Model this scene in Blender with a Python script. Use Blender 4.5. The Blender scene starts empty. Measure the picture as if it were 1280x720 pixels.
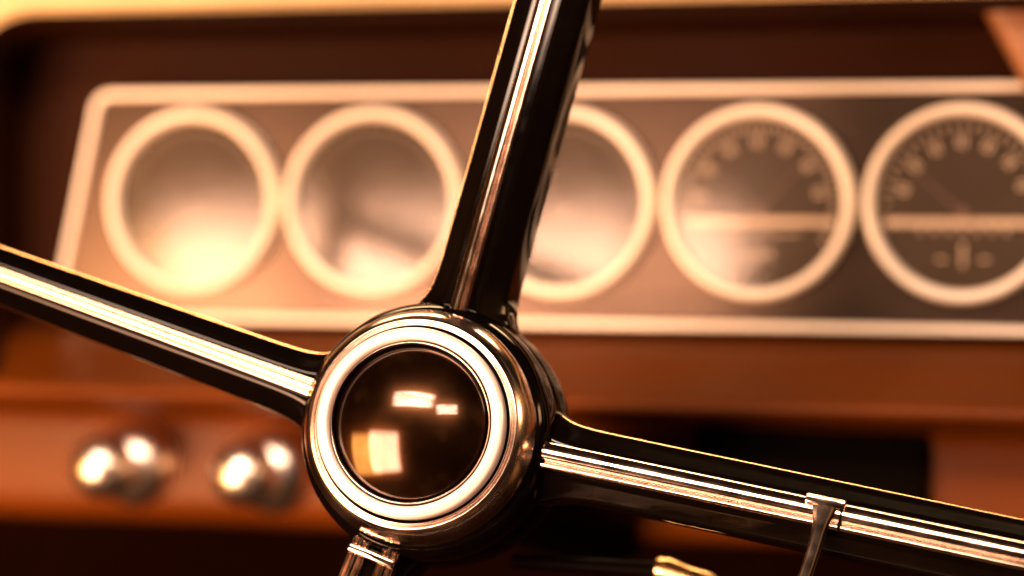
import bpy, math, random
import bmesh
from mathutils import Vector, Matrix
random.seed(3)
sc = bpy.context.scene
COL = sc.collection

# ------------------------------------------------------------ materials
def new_mat(name, color, metallic=0.0, rough=0.4, coat=0.0, noise=0.0, nscale=60, rvar=0.1, stretch=(1,1,1), bump=0.0, coat_rough=0.03, spec=0.5, bscale=None):
    m = bpy.data.materials.new(name); m.use_nodes = True
    nt = m.node_tree; b = nt.nodes["Principled BSDF"]
    b.inputs["Metallic"].default_value = metallic
    b.inputs["Coat Weight"].default_value = coat
    b.inputs["Coat Roughness"].default_value = coat_rough
    b.inputs["Specular IOR Level"].default_value = spec
    tc = nt.nodes.new("ShaderNodeTexCoord"); mp = nt.nodes.new("ShaderNodeMapping")
    mp.inputs["Scale"].default_value = stretch
    nt.links.new(tc.outputs["Object"], mp.inputs["Vector"])
    n = nt.nodes.new("ShaderNodeTexNoise"); n.inputs["Scale"].default_value = nscale; n.inputs["Detail"].default_value = 6
    nt.links.new(mp.outputs["Vector"], n.inputs["Vector"])
    r = nt.nodes.new("ShaderNodeMapRange")
    r.inputs["To Min"].default_value = max(0.01, rough - rvar); r.inputs["To Max"].default_value = rough + rvar
    r.inputs["From Min"].default_value = 0.3; r.inputs["From Max"].default_value = 0.7
    nt.links.new(n.outputs["Fac"], r.inputs["Value"]); nt.links.new(r.outputs["Result"], b.inputs["Roughness"])
    mx = nt.nodes.new("ShaderNodeMix"); mx.data_type = 'RGBA'
    c = Vector(color)
    mx.inputs[6].default_value = (*(c * (1 - noise)), 1); mx.inputs[7].default_value = (*(c * (1 + noise)), 1)
    nt.links.new(n.outputs["Fac"], mx.inputs[0])
    nt.links.new(mx.outputs[2], b.inputs["Base Color"])
    if bump > 0:
        n2 = nt.nodes.new("ShaderNodeTexNoise"); n2.inputs["Scale"].default_value = bscale or nscale * 4; n2.inputs["Detail"].default_value = 4
        nt.links.new(mp.outputs["Vector"], n2.inputs["Vector"])
        bp = nt.nodes.new("ShaderNodeBump"); bp.inputs["Strength"].default_value = bump; bp.inputs["Distance"].default_value = 0.0006
        nt.links.new(n2.outputs["Fac"], bp.inputs["Height"]); nt.links.new(bp.outputs["Normal"], b.inputs["Normal"])
    return m

M_black = new_mat("black_enamel", (0.002, 0.0012, 0.0008), 0, 0.07, 0, 0.3, 90, 0.04, spec=0.25)
M_chrome = new_mat("polished_chrome", (0.96, 0.80, 0.70), 1, 0.11, 0, 0.05, 120, 0.04)
M_brass = new_mat("gilt_collar_and_highlight", (0.85, 0.55, 0.25), 1, 0.25, 0, 0.1, 120, 0.05)  # gilt metal of the lever collar, also the painted highlight on spoke edges
M_brushed = new_mat("satin_chrome", (0.95, 0.79, 0.70), 1, 0.18, 0, 0.06, 60, 0.05)
M_knob = new_mat("knob_chrome", (0.98, 0.90, 0.82), 1, 0.30, 0, 0.06, 60, 0.05)
M_white = new_mat("bright_ring", (0.98, 0.94, 0.92), 0.4, 0.22, 0.3, 0.03, 200, 0.05)
M_lens = new_mat("dark_lens", (0.034, 0.014, 0.005), 0.95, 0.22, 1.0, 0.5, 40, 0.06, coat_rough=0.025)
M_vinyl = new_mat("maroon_vinyl", (0.022, 0.0052, 0.0006), 0, 0.6, 0, 0.5, 7, 0.1, bump=0.3, bscale=700, spec=0.06)
M_fascia = new_mat("orange_brown_fascia", (0.112, 0.0270, 0.0018), 0, 0.38, 0.0, 0.5, 8, 0.08, bump=0.15, bscale=600, spec=0.12)
M_piping = new_mat("cream_piping", (0.62, 0.46, 0.24), 0, 0.4, 0.1, 0.25, 12)
M_panel = new_mat("brushed_panel", (0.064, 0.044, 0.032), 0.75, 0.22, 0, 0.04, 30, 0.02, stretch=(1, 1, 6))
M_trim = new_mat("champagne_trim", (0.99, 0.90, 0.76), 0.0, 0.26, 0.6, 0.0, 60, 0.0)
M_bezel = new_mat("cream_bezel", (0.99, 0.90, 0.76), 0.0, 0.26, 0.8, 0.0, 60, 0.0)
M_dial = new_mat("dial_face", (0.050, 0.029, 0.012), 0, 0.4, 0.0, 0.2, 40, spec=0.2)
M_mark = new_mat("dial_marking_paint", (0.72, 0.53, 0.35), 0, 0.5, 0, 0.05, 60)
M_needle = new_mat("needle_paint", (0.16, 0.08, 0.04), 0, 0.5, 0, 0.05, 60)
M_dark = new_mat("matt_black_plastic", (0.0025, 0.0012, 0.0006), 0, 0.5, 0, 0.3, 60, spec=0.02)
M_pillar = new_mat("tan_trim", (0.26, 0.10, 0.032), 0, 0.5, 0, 0.15, 20, bump=0.2)
M_wall = new_mat("footwell_carpet", (0.006, 0.0018, 0.0006), 0, 0.9, 0, 0.4, 90, 0.05, spec=0.0)

def glass_mat():
    m = bpy.data.materials.new("gauge_glass"); m.use_nodes = True
    nt = m.node_tree; nt.nodes.clear()
    o = nt.nodes.new("ShaderNodeOutputMaterial"); mx = nt.nodes.new("ShaderNodeMixShader")
    f = nt.nodes.new("ShaderNodeFresnel"); f.inputs["IOR"].default_value = 1.7
    t = nt.nodes.new("ShaderNodeBsdfTransparent"); g = nt.nodes.new("ShaderNodeBsdfGlossy")
    tc = nt.nodes.new("ShaderNodeTexCoord")
    n = nt.nodes.new("ShaderNodeTexNoise"); n.inputs["Scale"].default_value = 55
    r = nt.nodes.new("ShaderNodeMapRange"); r.inputs["To Min"].default_value = 0.08; r.inputs["To Max"].default_value = 0.13
    nt.links.new(tc.outputs["Object"], n.inputs["Vector"])
    nt.links.new(n.outputs["Fac"], r.inputs["Value"]); nt.links.new(r.outputs["Result"], g.inputs["Roughness"])
    nt.links.new(f.outputs[0], mx.inputs[0]); nt.links.new(t.outputs[0], mx.inputs[1]); nt.links.new(g.outputs[0], mx.inputs[2])
    nt.links.new(mx.outputs[0], o.inputs[0])
    return m
M_glass = glass_mat()

# ------------------------------------------------------------ mesh helpers
def mk(name, verts, faces, mat, parent=None, smooth=True, angle=None):
    me = bpy.data.meshes.new(name); me.from_pydata([tuple(v) for v in verts], [], faces); me.validate()
    bm = bmesh.new(); bm.from_mesh(me)
    bmesh.ops.recalc_face_normals(bm, faces=bm.faces); bm.to_mesh(me); bm.free()
    me.materials.append(mat)
    me.polygons.foreach_set("use_smooth", [smooth] * len(me.polygons))
    if angle: me.set_sharp_from_angle(angle=math.radians(angle))
    o = bpy.data.objects.new(name, me); COL.objects.link(o)
    if parent: o.parent = parent
    return o

def chaikin(p, n=2):
    p = [Vector(q) for q in p]
    for _ in range(n):
        q = [p[0]]
        for a, b in zip(p, p[1:]):
            q += [a * .75 + b * .25, a * .25 + b * .75]
        q.append(p[-1]); p = q
    return p

def lathe_data(profile, seg=96, off=(0, 0, 0)):
    v, f = [], []
    n = len(profile)
    for i in range(seg):
        a = 2 * math.pi * i / seg
        for r, z in profile:
            r = max(r, 1e-5)
            v.append((r * math.cos(a) + off[0], r * math.sin(a) + off[1], z + off[2]))
    for i in range(seg):
        j = (i + 1) % seg
        for k in range(n - 1):
            f.append((i * n + k, j * n + k, j * n + k + 1, i * n + k + 1))
    return v, f

def lathe(name, profile, mat, parent=None, seg=96, smooth_n=0, angle=None):
    if smooth_n: profile = [tuple(q) for q in chaikin([(r, z) for r, z in profile], smooth_n)]
    v, f = lathe_data(profile, seg)
    return mk(name, v, f, mat, parent, True, angle)

def round_poly(pts, rad, n=10):
    out = []
    L = len(pts)
    for i in range(L):
        p = Vector(pts[i]); a = (Vector(pts[i - 1]) - p).normalized(); b = (Vector(pts[(i + 1) % L]) - p).normalized()
        th = a.angle(b); d = rad / math.tan(th / 2)
        c = p + (a + b).normalized() * (rad / math.sin(th / 2))
        s, e = p + a * d - c, p + b * d - c
        tot = s.angle(e)
        for k in range(n + 1):
            t = k / n
            out.append(c + (s * math.sin((1 - t) * tot) + e * math.sin(t * tot)) / math.sin(tot))
    return out

def sweep_data(path, prof, N, closed=True):
    N = Vector(N); v, f = [], []; L = len(path); n = len(prof)
    for i in range(L):
        if closed: t = path[(i + 1) % L] - path[i - 1]
        else: t = path[min(i + 1, L - 1)] - path[max(i - 1, 0)]
        t.normalize(); s = t.cross(N).normalized()
        for a, b in prof: v.append(path[i] + s * a + N * b)
    for i in range(L if closed else L - 1):
        j = (i + 1) % L
        for k in range(n):
            l = (k + 1) % n
            f.append((i * n + k, j * n + k, j * n + l, i * n + l))
    if not closed:
        f.append(tuple(range(n))); f.append(tuple((L - 1) * n + k for k in range(n)))
    return v, f

def oval(a, b, n=16, c=(0, 0)):
    return [(c[0] + a * math.cos(2 * math.pi * k / n), c[1] + b * math.sin(2 * math.pi * k / n)) for k in range(n)]

def empty(name, M=None, parent=None):
    o = bpy.data.objects.new(name, None); COL.objects.link(o); o.empty_display_size = 0.02
    if M is not None: o.matrix_world = M
    if parent: o.parent = parent
    return o

def box_bevel(name, size, loc, mat, parent, bev=0.001, rot=None):
    me = bpy.data.meshes.new(name); bm = bmesh.new(); bmesh.ops.create_cube(bm, size=1)
    bmesh.ops.scale(bm, vec=size, verts=bm.verts)
    bmesh.ops.bevel(bm, geom=list(bm.edges), offset=bev, segments=3, affect='EDGES', profile=0.5)
    if rot is not None: bmesh.ops.transform(bm, matrix=rot, verts=bm.verts)
    bmesh.ops.translate(bm, vec=loc, verts=bm.verts)
    bm.to_mesh(me); bm.free(); me.materials.append(mat)
    for p in me.polygons: p.use_smooth = True
    me.set_sharp_from_angle(angle=math.radians(35))
    o = bpy.data.objects.new(name, me); COL.objects.link(o)
    if parent: o.parent = parent
    return o

# ------------------------------------------------------------ steering wheel
n = Vector((-.2, -.967, .16)).normalized()
u = Vector((-n.y, n.x, 0)); u.normalize(); u = Vector((abs(u.x), -abs(u.y), 0))
v = n.cross(u)
C = Vector((-.0290, .90, -.0467))
Mw = Matrix((( u.x, v.x, n.x, C.x), (u.y, v.y, n.y, C.y), (u.z, v.z, n.z, C.z), (0, 0, 0, 1)))
wheel = empty("steering_wheel", Mw)
wheel["label"] = "black steering wheel with chrome spoke strips and round hub"
wheel["category"] = "steering wheel"

hub = lathe("hub", [(0.030, 0.0052), (0.0376, 0.0052), (0.0392, 0.0046), (0.0410, .0025), (0.0424, -.001), (0.0432, -.006), (0.0430, -.012),
                    (0.0420, -.0145), (0.0417, -.017), (0.0434, -.020), (0.0442, -.030), (0.0425, -.039), (0.034, -.0425), (0.0, -.0425)],
            M_black, wheel, 128, 2)
bez = lathe("hub_bezel", [(0.0320, 0.0140), (0.0322, 0.0166), (0.0325, 0.0170), (0.0329, 0.0168), (0.0331, 0.0152), (0.0334, 0.0152), (0.0337, 0.0164), (0.0344, 0.0164), (0.0362, 0.0146), (0.0377, 0.0116), (0.0387, 0.0085), (0.0390, 0.005), (0.036, 0.0035), (0.034, 0.0035)],
             M_brushed, hub, 160, 1)
ring = lathe("hub_ring", [(0.0269, 0.016), (0.0270, 0.0205), (0.0274, 0.0215), (0.0283, 0.0218), (0.0302, 0.0214), (0.0310, 0.0207), (0.0312, 0.0196), (0.0312, 0.016)],
             M_white, hub, 160, 1)
gap = lathe("hub_gasket", [(0.0254, 0.016), (0.0255, 0.0196), (0.0259, 0.0203), (0.0263, 0.0190), (0.0266, 0.0186), (0.0268, 0.0192), (0.0269, 0.017)],
            M_black, hub, 128, 1)
bead = lathe("hub_bead", [(0.0259, 0.0198), (0.0260, 0.0204), (0.0262, 0.0205), (0.0264, 0.0202), (0.0264, 0.0190)], M_chrome, hub, 128, 1)
groove = lathe("hub_groove", [(0.0311, 0.0146), (0.0316, 0.0142), (0.0322, 0.0144)], M_dark, hub, 96)
R = 0.045; rl = 0.0255; z0 = 0.0188
prof = []
mx_a = math.asin(rl / R)
for k in range(33):
    a = mx_a * (1 - k / 32); prof.append((R * math.sin(a), z0 + R * (math.cos(a) - math.cos(mx_a))))
lens = lathe("horn_button_lens", [(rl, z0 - .004)] + prof, M_lens, hub, 128)

def spoke(angle, hw, strips, sw, L=0.262, taper=0.0, bead=0, ribs=3, widen=0.0, hubw=0.26):
    ca, sa = math.cos(angle), math.sin(angle)
    half = [(1.0, -.026), (1.02, -.017), (1.005, -.0112), (.975, -.0094), (.93, -.0086), (.80, -.0070), (.60, -.0046), (.42, -.0024), (.30, -.0022)]
    p = [(-w * hw, z) for w, z in half] + [(w * hw, z) for w, z in reversed(half)]
    p = [tuple(q) for q in chaikin(p, 2)]
    def flare(x): return min(1 + hubw * math.exp(-(x - .042) / .0045), 1 + hubw * 1.1) * (1 - taper * (x - .04) / .2)
    def extr(name, p, off, mat, par, x0, N=60, fl=flare):
        vs, fs = [], []; m = len(p)
        for i in range(N + 1):
            x = x0 + (L - x0) * (i / N) ** 1.5
            for w, z in p:
                W = w * 1.0 + off * fl(x) if off else w * fl(x)
                vs.append((x * ca - W * sa, x * sa + W * ca, z))
        for i in range(N):
            for k in range(m):
                l = (k + 1) % m
                fs.append((i * m + k, (i + 1) * m + k, (i + 1) * m + l, i * m + l))
        fs.append(tuple(range(m))); fs.append(tuple(N * m + k for k in range(m)))
        return mk(name, vs, fs, mat, par, True, 60)
    o = extr("spoke", p, 0, M_black, wheel, .0385)
    for w0 in strips:
        if ribs == 2: q = [(-sw, -.004), (-sw, .0004), (-sw * .90, .0014), (-sw * .62, .0017), (-sw * .48, -.0004), (-sw * .42, -.0004), (-sw * .28, .0019), (0, .0024), (sw * .45, .0021), (sw * .86, .0010), (sw, -.0006), (sw, -.004)]
        else: q = [(-sw, -.004), (-sw, -.0004), (-sw * .88, .0008), (-sw * .66, .0012), (-sw * .54, -.0006), (-sw * .46, -.0006), (-sw * .34, .0017), (0, .0023), (sw * .34, .0017), (sw * .46, -.0006), (sw * .54, -.0006), (sw * .66, .0012), (sw * .88, .0008), (sw, -.0004), (sw, -.004)]
        pr = [(w + w0, z) for w, z in chaikin(q, 2)]
        extr("chrome_strip", pr, 0, M_chrome, o, .0384, 40, lambda x: (1 - taper * (x - .04) / .2) * (1 + widen * math.exp(-(x - .038) / .03)))
    if bead:  # painted edge highlight: a gilt line for light caught by the black enamel
        extr("edge_highlight_bead", [(a, b - .0092) for a, b in oval(.00028, .0003, 8)], bead * hw * .965, M_brass, o, .0425)
    return o
A_top, A_left, A_right, A_bot = [math.radians(a) for a in (76.1, 161.1, -11.0, 249.4)]
spoke(A_top, .0128, [0], .0029, bead=1, ribs=2, widen=.1)
spoke(A_left, .0115, [0], .0026, taper=.24, bead=-1, ribs=3, widen=.3)
spoke(A_right, .0122, [0], .0046, bead=1, ribs=2)
bs = spoke(A_bot, .0105, [-.0052, .0052], .0032, ribs=3)
rb = Matrix.Rotation(A_bot, 4, 'Z')
box_bevel("chrome_bracket", (.0030, .0170, .0034), rb @ Vector((.0448, 0, .0012)), M_chrome, bs, .0008, rb)

# rim
path = [Vector((0.272 * math.cos(2 * math.pi * k / 160), 0.272 * math.sin(2 * math.pi * k / 160), -.008)) for k in range(160)]
vs, fs = sweep_data(path, oval(.0115, .0105, 20), (0, 0, 1))
mk("rim", vs, fs, M_black, wheel)
# horn ring: flat band flaring where it meets the strip
a0, a1 = math.radians(-9.4), math.radians(-110.6)
rr = .1345
vs, fs = [], []
base = [tuple(q) for q in chaikin([(-.0022, -.004), (-.0023, .0006), (-.0017, .0012), (.0017, .0012), (.0023, .0006), (.0022, -.004)], 1)]
m = len(base); NP = 90
for i in range(NP + 1):
    t = (i / NP) ** 1.6; a = a0 + (a1 - a0) * t; d = rr * abs(a - a0)
    s = 1 + .9 * math.exp(-(d / .0062) ** 2)
    for w, z in base: vs.append(((rr + w * s) * math.cos(a), (rr + w * s) * math.sin(a), z + .0022))
for i in range(NP):
    for k in range(m):
        l = (k + 1) % m; fs.append((i * m + k, (i + 1) * m + k, (i + 1) * m + l, i * m + l))
fs.append(tuple(range(m))); fs.append(tuple(NP * m + k for k in range(m)))
hr = mk("horn_ring", vs, fs, M_chrome, wheel, True, 40)
ang = math.radians(-11.0)
rot = Matrix.Rotation(ang, 4, 'Z')
def clasp(name, lx, ly, lz, x, y, z, bev, mat):
    return box_bevel(name, (lx, ly, lz), rot @ Vector((x, y, z)), mat, hr, bev, rot)
clasp("horn_ring_clasp", .0130, .0030, .0026, .1345, .0038, .0026, .0006, M_chrome)
clasp("clasp_joint", .0010, .0096, .0040, .1400, 0, .0004, .0003, M_dark)

# ------------------------------------------------------------ steering column
colm = empty("steering_column", Mw @ Matrix.Translation((0, 0, -.0430)))
colm["label"] = "dark steering column with gilt-collared signal lever behind the wheel"
colm["category"] = "steering column"
lathe("column_tube", [(0.0, 0.0), (.030, 0.0), (.033, -.004), (.034, -.03), (.033, -.06), (.027, -.066), (.026, -.30)], M_dark, colm, 64, 1)
def tube(name, pts, rads, mat, parent, ns=20):
    pts = [Vector(p) for p in pts]; vs, fs = [], []
    for i, p in enumerate(pts):
        t = (pts[min(i + 1, len(pts) - 1)] - pts[max(i - 1, 0)]).normalized()
        a = t.cross(Vector((0, 0.1, 1))).normalized(); b = t.cross(a)
        for k in range(ns):
            th = 2 * math.pi * k / ns; vs.append(p + (a * math.cos(th) + b * math.sin(th)) * rads[i])
    for i in range(len(pts) - 1):
        for k in range(ns):
            l = (k + 1) % ns; fs.append((i * ns + k, (i + 1) * ns + k, (i + 1) * ns + l, i * ns + l))
    fs.append(tuple(range(ns))); fs.append(tuple((len(pts) - 1) * ns + k for k in range(ns)))
    return mk(name, vs, fs, mat, parent, True, 50)
lv = tube("signal_lever", [(.015, -.038, -.036), (.05, -.0395, -.035), (.070, -.0405, -.033), (.088, -.0460, -.031), (.11, -.056, -.030), (.145, -.075, -.026)],
          [.0026, .0028, .0032, .0034, .0030, .0028], M_dark, colm)
tube("lever_collar", [(.0665, -.0399, -.0334), (.0675, -.0399, -.0333), (.0715, -.0405, -.0329), (.0755, -.0417, -.0325), (.0795, -.0431, -.0320), (.0835, -.0446, -.0315), (.0870, -.0460, -.0311), (.0878, -.0463, -.0310)],
     [.0030, .0044, .0046, .0040, .0040, .0046, .0044, .0030], M_brass, lv)

# ------------------------------------------------------------ dashboard (local x along dash, y into car front, z up)
tx = Vector((.956, -.292, -.012)).normalized(); by = Vector((.292, .956, 0)).normalized()
uz = tx.cross(by).normalized(); by = uz.cross(tx).normalized()
O = Vector((0, 1.2, .0387))
Md = Matrix(((tx.x, by.x, uz.x, O.x), (tx.y, by.y, uz.y, O.y), (tx.z, by.z, uz.z, O.z), (0, 0, 0, 1)))
dash = empty("dashboard", Md)
dash["label"] = "orange-brown car dashboard with five round gauges in cream bezels"
dash["category"] = "dashboard"

def loft(name, loops, mat, cap, skip=None):
    vs, fs = [], []
    for (y, x0, x1, z0_, z1, r) in loops:
        p = round_poly([(x0, z0_), (x1, z0_), (x1, z1), (x0, z1)], r, 12); per = len(p)
        vs += [(q.x, y, q.y) for q in p]
    for i in range(len(loops) - 1):
        for k in range(per):
            if skip and skip(k): continue
            l = (k + 1) % per; fs.append((i * per + k, i * per + l, (i + 1) * per + l, (i + 1) * per + k))
    if cap: fs.append(tuple(range(per)))
    return mk(name, vs, fs, mat, dash, True, 50)
loft("cowl", [(.012, -.246, .36, -.064, .073, .018), (.004, -.246, .36, -.066, .0745, .022), (-.045, -.242, .36, -.083, .0782, .034), (-.051, -.243, .362, -.0855, .0800, .036)], M_vinyl, True)
loft("dash_pad", [(-.0505, -.2435, .3625, -.0858, .0806, .0365), (-.0545, -.246, .366, -.0885, .0830, .038), (-.054, -.250, .37, -.091, .0872, .040),
                  (-.046, -.262, .38, -.092, .094, .044), (-.02, -.285, .40, -.090, .108, .05), (.06, -.33, .44, -.085, .125, .05)], M_piping, False, lambda k: 5 <= k < 22)

pr = chaikin([(.010, -.0590), (-.012, -.0625), (-.046, -.0790), (-.058, -.0835), (-.0585, -.0885), (-.046, -.0935), (-.014, -.0955), (-.004, -.0980), (-.002, -.107), (0, -.130), (.001, -.142), (.012, -.150), (.05, -.152), (.15, -.150)], 2)
vs, fs = [], []; NX = 30; m = len(pr)
for i in range(NX + 1):
    x = -.42 + .9 * i / NX
    for a, b in pr: vs.append((x, a, b))
for i in range(NX):
    for k in range(m - 1): fs.append((i * m + k, (i + 1) * m + k, (i + 1) * m + k + 1, i * m + k + 1))
mk("fascia", vs, fs, M_fascia, dash, True)

# instrument panel plate + trim frame
pp = round_poly([(-.2205, -.0540), (.30, -.0540), (.29, .0480), (-.1995, .0480)], .008, 10)
vs = [(q.x, 0, q.y) for q in pp] + [(q.x, .012, q.y) for q in pp]; L = len(pp)
fs = [tuple(range(L))] + [(k, (k + 1) % L, L + (k + 1) % L, L + k) for k in range(L)]
mk("instrument_panel", vs, fs, M_panel, dash, True, 40)
vs, fs = sweep_data([Vector((q.x, -.0005, q.y)) for q in pp], oval(.0018, .0026, 14), (0, -1, 0))
mk("panel_trim", vs, fs, M_trim, dash)

# gauges
dial_prof = [(0, .001), (.0370, .001), (.0370, .0002)]
bp_ = [tuple(q) for q in chaikin([(.0364, .0012), (.0365, .0055), (.0375, .0085), (.0393, .0098), (.0411, .0085), (.0420, .0045), (.0421, .0003)], 2)]
gl_prof = [(0, .0050), (.012, .00495), (.024, .0048), (.0365, .0045)]
def quad(vs, fs, cx, cy, ang, lx, ly, z=.0016):
    b = len(vs); c, s = math.cos(ang), math.sin(ang)
    for a, d in ((-1, -1), (1, -1), (1, 1), (-1, 1)):
        X, Y = a * lx / 2, d * ly / 2; vs.append((cx + X * c - Y * s, cy + X * s + Y * c, z))
    fs.append((b, b + 1, b + 2, b + 3))
def marks(kind):
    vs, fs = [], []
    if kind == "full":
        for k in range(9):
            a = math.radians(200 - k * 220 / 8); r = .0265
            quad(vs, fs, r * math.cos(a), r * math.sin(a), a, .0048, .0010)
            quad(vs, fs, r * math.cos(a + .08), r * math.sin(a + .08), a, .0040, .0010)
        for k in range(41):
            a = math.radians(205 - k * 235 / 40); r = .0325
            quad(vs, fs, r * math.cos(a), r * math.sin(a), a, .0026, .0009)
        quad(vs, fs, 0, -.0080, 0, .066, .0030)
        quad(vs, fs, 0, -.0130, 0, .036, .0006)
        quad(vs, fs, 0, -.022, 0, .012, .0014)
    elif kind == "split":
        for k in range(7):
            a = math.radians(165 - k * 25); r = .0260
            quad(vs, fs, r * math.cos(a), r * math.sin(a), a, .0050, .0011)
            quad(vs, fs, r * math.cos(a + .08), r * math.sin(a + .08), a, .0042, .0011)
        for k in range(25):
            a = math.radians(180 - k * 7.5); r = .0324
            quad(vs, fs, r * math.cos(a), r * math.sin(a), a, .0024, .0008)
        quad(vs, fs, 0, -.0080, 0, .066, .0032)
        for k in range(7):
            quad(vs, fs, -.018 + .006 * k, -.0112, 0, .0010, .003)
        quad(vs, fs, 0, -.0215, math.pi / 2, .010, .0012)
        for k in (-1, 1): quad(vs, fs, .009 * k, -.0235, 0, .004, .0010)
    else:
        for k in range(21):
            a = math.radians(165 - k * 7.5); r = .0322
            quad(vs, fs, r * math.cos(a), r * math.sin(a), a, .002, .0005)
    return vs, fs
needles = [130, 65, 110, 48, 140]
kinds = ["plain", "plain", "plain", "full", "split"]
shared = {}
for i in range(5):
    s = -.1500 + .0870 * i
    if not shared:
        g = lathe("gauge", dial_prof, M_dial, dash, 72, 0, 40)
        b = lathe("gauge_bezel", bp_, M_bezel, g, 72); c = lathe("gauge_cover_glass", gl_prof, M_glass, g, 72)
        shared = dict(g=g.data, b=b.data, c=c.data)
    else:
        g = bpy.data.objects.new("gauge", shared["g"]); COL.objects.link(g); g.parent = dash
        b = bpy.data.objects.new("gauge_bezel", shared["b"]); COL.objects.link(b); b.parent = g
        c = bpy.data.objects.new("gauge_cover_glass", shared["c"]); COL.objects.link(c); c.parent = g
    g.location = (s, -.0003, -.001); g.rotation_euler = (math.radians(90), 0, 0)
    g["group"] = "round gauges in the instrument panel"
    vs, fs = marks(kinds[i]); mk("dial_markings", vs, fs, M_mark, g, False)
    a = math.radians(needles[i]); ca, sa = math.cos(a), math.sin(a)
    vs, fs = lathe_data([(0, .0032), (.0020, .0030), (.0022, .0018), (.0022, .0012)], 24, (0, -.004, 0))
    bse = len(vs)
    for x, w in ((-.005, .0006), (.026, .0003)):
        for d, z in ((-1, .0024), (1, .0024), (1, .0030), (-1, .0030)):
            vs.append((x * ca - d * w * sa, -.004 + x * sa + d * w * ca, z))
    for k in range(4): fs.append((bse + k, bse + (k + 1) % 4, bse + 4 + (k + 1) % 4, bse + 4 + k))
    fs.append((bse, bse + 1, bse + 2, bse + 3)); fs.append((bse + 4, bse + 5, bse + 6, bse + 7))
    mk("needle", vs, fs, M_needle, g, True, 40)

# control knobs: round chrome ball on a large domed collar
for (s, z) in ((-.1790, -.1205), (-.1110, -.1215)):
    ball = [(.0145 * math.cos(math.radians(t)), .0340 + .0140 * math.sin(math.radians(t))) for t in range(-60, 91, 6)]
    k = lathe("control_knob", [(0, .012), (.0072, .0125), (.0072, .0212)] + ball, M_knob, dash, 48)
    k.location = (s, -.001, z); k.rotation_euler = (math.radians(90), 0, 0)
    dome = [(.0195 * math.cos(math.radians(t)), .002 + .0150 * math.sin(math.radians(t))) for t in range(0, 91, 6)]
    lathe("knob_collar", [(.0203, -.002), (.0203, .0015)] + dome, M_knob, k, 48)

# air vent
vent = box_bevel("air_vent", (.100, .010, .038), (.1356, -.002, -.1130), M_dark, dash, .002)
for k in range(4):
    box_bevel("vent_slat", (.090, .003, .0022), (.1356, -.0082, -.1005 - .0078 * k), M_dark, vent, .0006)

# windscreen pillar
pil = box_bevel("windscreen_pillar", (.030, .03, .30), (0, 0, 0), M_pillar, None, .006)
pil.location = (.2270, 1.12, .085); pil.rotation_euler = (0, math.radians(-28), math.radians(-15))
pil["label"] = "tan windscreen pillar trim rising beside the dashboard"; pil["category"] = "pillar"

# dark footwell behind
wv = [(-1.2, 1.62, -.9), (1.2, 1.62, -.9), (1.2, 1.62, .1), (-1.2, 1.62, .1), (-1.2, .9, -.9), (1.2, .9, -.9)]
w = mk("footwell_wall", wv, [(0, 1, 2, 3), (0, 1, 5, 4)], M_wall, None, False)
w["kind"] = "structure"

# ------------------------------------------------------------ lamps
def area(name, loc, target, sx, sy, power, color, soft=True, seed=0, cont=0.5, nsc=2.5, edge=.30):
    l = bpy.data.lights.new(name, 'AREA'); l.shape = 'RECTANGLE'; l.size = sx; l.size_y = sy; l.energy = power; l.color = color
    o = bpy.data.objects.new(name, l); COL.objects.link(o); o.location = loc
    d = Vector(target) - Vector(loc); o.rotation_euler = d.to_track_quat('-Z', 'Y').to_euler()
    if soft:   # uneven lamp face: brightness varies over it and fades to its edges
        l.use_nodes = True; nt = l.node_tree; em = nt.nodes["Emission"]
        ge = nt.nodes.new("ShaderNodeNewGeometry"); sp = nt.nodes.new("ShaderNodeSeparateXYZ")
        nt.links.new(ge.outputs["Parametric"], sp.inputs[0])
        outs = []
        for ax in ("X", "Y"):
            a = nt.nodes.new("ShaderNodeMath"); a.operation = 'SUBTRACT'; a.inputs[1].default_value = .5; nt.links.new(sp.outputs[ax], a.inputs[0])
            b = nt.nodes.new("ShaderNodeMath"); b.operation = 'ABSOLUTE'; nt.links.new(a.outputs[0], b.inputs[0])
            c = nt.nodes.new("ShaderNodeMapRange"); c.interpolation_type = 'SMOOTHSTEP'
            c.inputs["From Min"].default_value = .5; c.inputs["From Max"].default_value = edge
            nt.links.new(b.outputs[0], c.inputs["Value"]); outs.append(c.outputs[0])
        mu = nt.nodes.new("ShaderNodeMath"); mu.operation = 'MULTIPLY'; nt.links.new(outs[0], mu.inputs[0]); nt.links.new(outs[1], mu.inputs[1])
        no = nt.nodes.new("ShaderNodeTexNoise"); no.noise_dimensions = '4D'; no.inputs["W"].default_value = seed; no.inputs["Scale"].default_value = nsc; no.inputs["Detail"].default_value = 3
        nt.links.new(ge.outputs["Parametric"], no.inputs["Vector"])
        r = nt.nodes.new("ShaderNodeMapRange"); r.inputs["From Min"].default_value = .38; r.inputs["From Max"].default_value = .62
        r.inputs["To Min"].default_value = 1 - cont; r.inputs["To Max"].default_value = 1 + cont * .6
        nt.links.new(no.outputs["Fac"], r.inputs["Value"])
        m2 = nt.nodes.new("ShaderNodeMath"); m2.operation = 'MULTIPLY'; nt.links.new(mu.outputs[0], m2.inputs[0]); nt.links.new(r.outputs[0], m2.inputs[1])
        nt.links.new(m2.outputs[0], em.inputs["Strength"])
    return o
area("side_window_light", (-.89, .02, -.29), (-.05, 1.0, -.15), .72, .86, 68, (1, .52, .32), seed=11, cont=.12)
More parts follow.
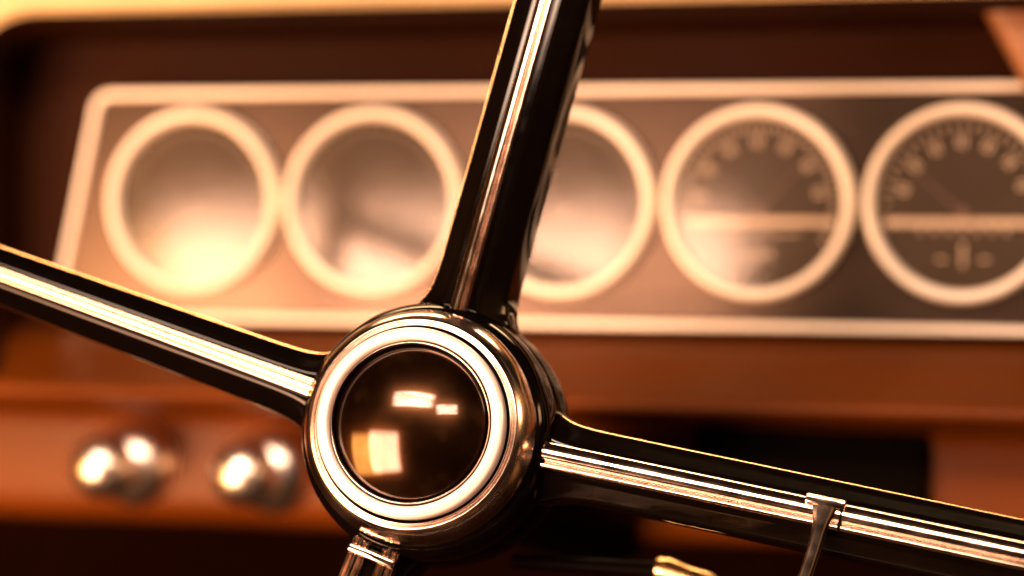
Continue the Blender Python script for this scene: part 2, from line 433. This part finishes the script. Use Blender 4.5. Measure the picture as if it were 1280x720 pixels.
area("side_window_light", (-1.20, .30, -.35), (-.05, 1.2, -.2), .74, .86, 36, (1, .42, .09), seed=4, cont=.2)
area("strip_highlight_lamp", (-.52, -.40, .86), (0, 1.0, 0), 1.15, .44, 82, (1, .64, .44), seed=2)  # added lamp, stands for no window: gives the chrome strips something to reflect
area("top_strip_highlight_lamp", (.26, -.60, .66), (0, 1.0, 0), .60, .30, 20, (1, .64, .44), seed=9)  # added helper lamp for the highlight along the upper spoke's strip
area("windscreen_light", (.1, 1.75, 1.0), (0, 1.0, 0), 1.6, .20, 34, (1, .62, .30), seed=6, nsc=4)
area("right_gloss_lamp", (1.3, .5, .35), (0, 1.0, 0), .5, .3, 8, (1, .50, .22), seed=7)  # added helper lamp that puts gloss on right-hand surfaces

wd = bpy.data.worlds.new("World"); sc.world = wd; wd.use_nodes = True
nt = wd.node_tree; bg = nt.nodes["Background"]
tc = nt.nodes.new("ShaderNodeTexCoord"); no = nt.nodes.new("ShaderNodeTexNoise"); no.inputs["Scale"].default_value = 1.9; no.inputs["Detail"].default_value = 2
cr = nt.nodes.new("ShaderNodeValToRGB")
nt.links.new(tc.outputs["Generated"], no.inputs["Vector"]); nt.links.new(no.outputs["Fac"], cr.inputs[0])
e = cr.color_ramp.elements
e[0].position = .42; e[0].color = (.003, .0012, .0006, 1); e[1].position = .72; e[1].color = (.60, .23, .06, 1)
x = cr.color_ramp.elements.new(.55); x.color = (.032, .010, .003, 1)
nt.links.new(cr.outputs[0], bg.inputs[0]); bg.inputs[1].default_value = 0.65

# ------------------------------------------------------------ camera
cd = bpy.data.cameras.new("Camera"); cam = bpy.data.objects.new("Camera", cd); COL.objects.link(cam)
cam.location = (0, 0, 0); cam.rotation_euler = (math.radians(90), 0, 0)
cd.sensor_width = 36; cd.lens = 3408 / 1280 * 36
cd.clip_start = .01; cd.clip_end = 50
cd.dof.use_dof = True; cd.dof.focus_distance = .882; cd.dof.aperture_fstop = 3.9
sc.camera = cam
sc.view_settings.view_transform = 'Standard'; sc.view_settings.look = 'None'; sc.view_settings.exposure = 0
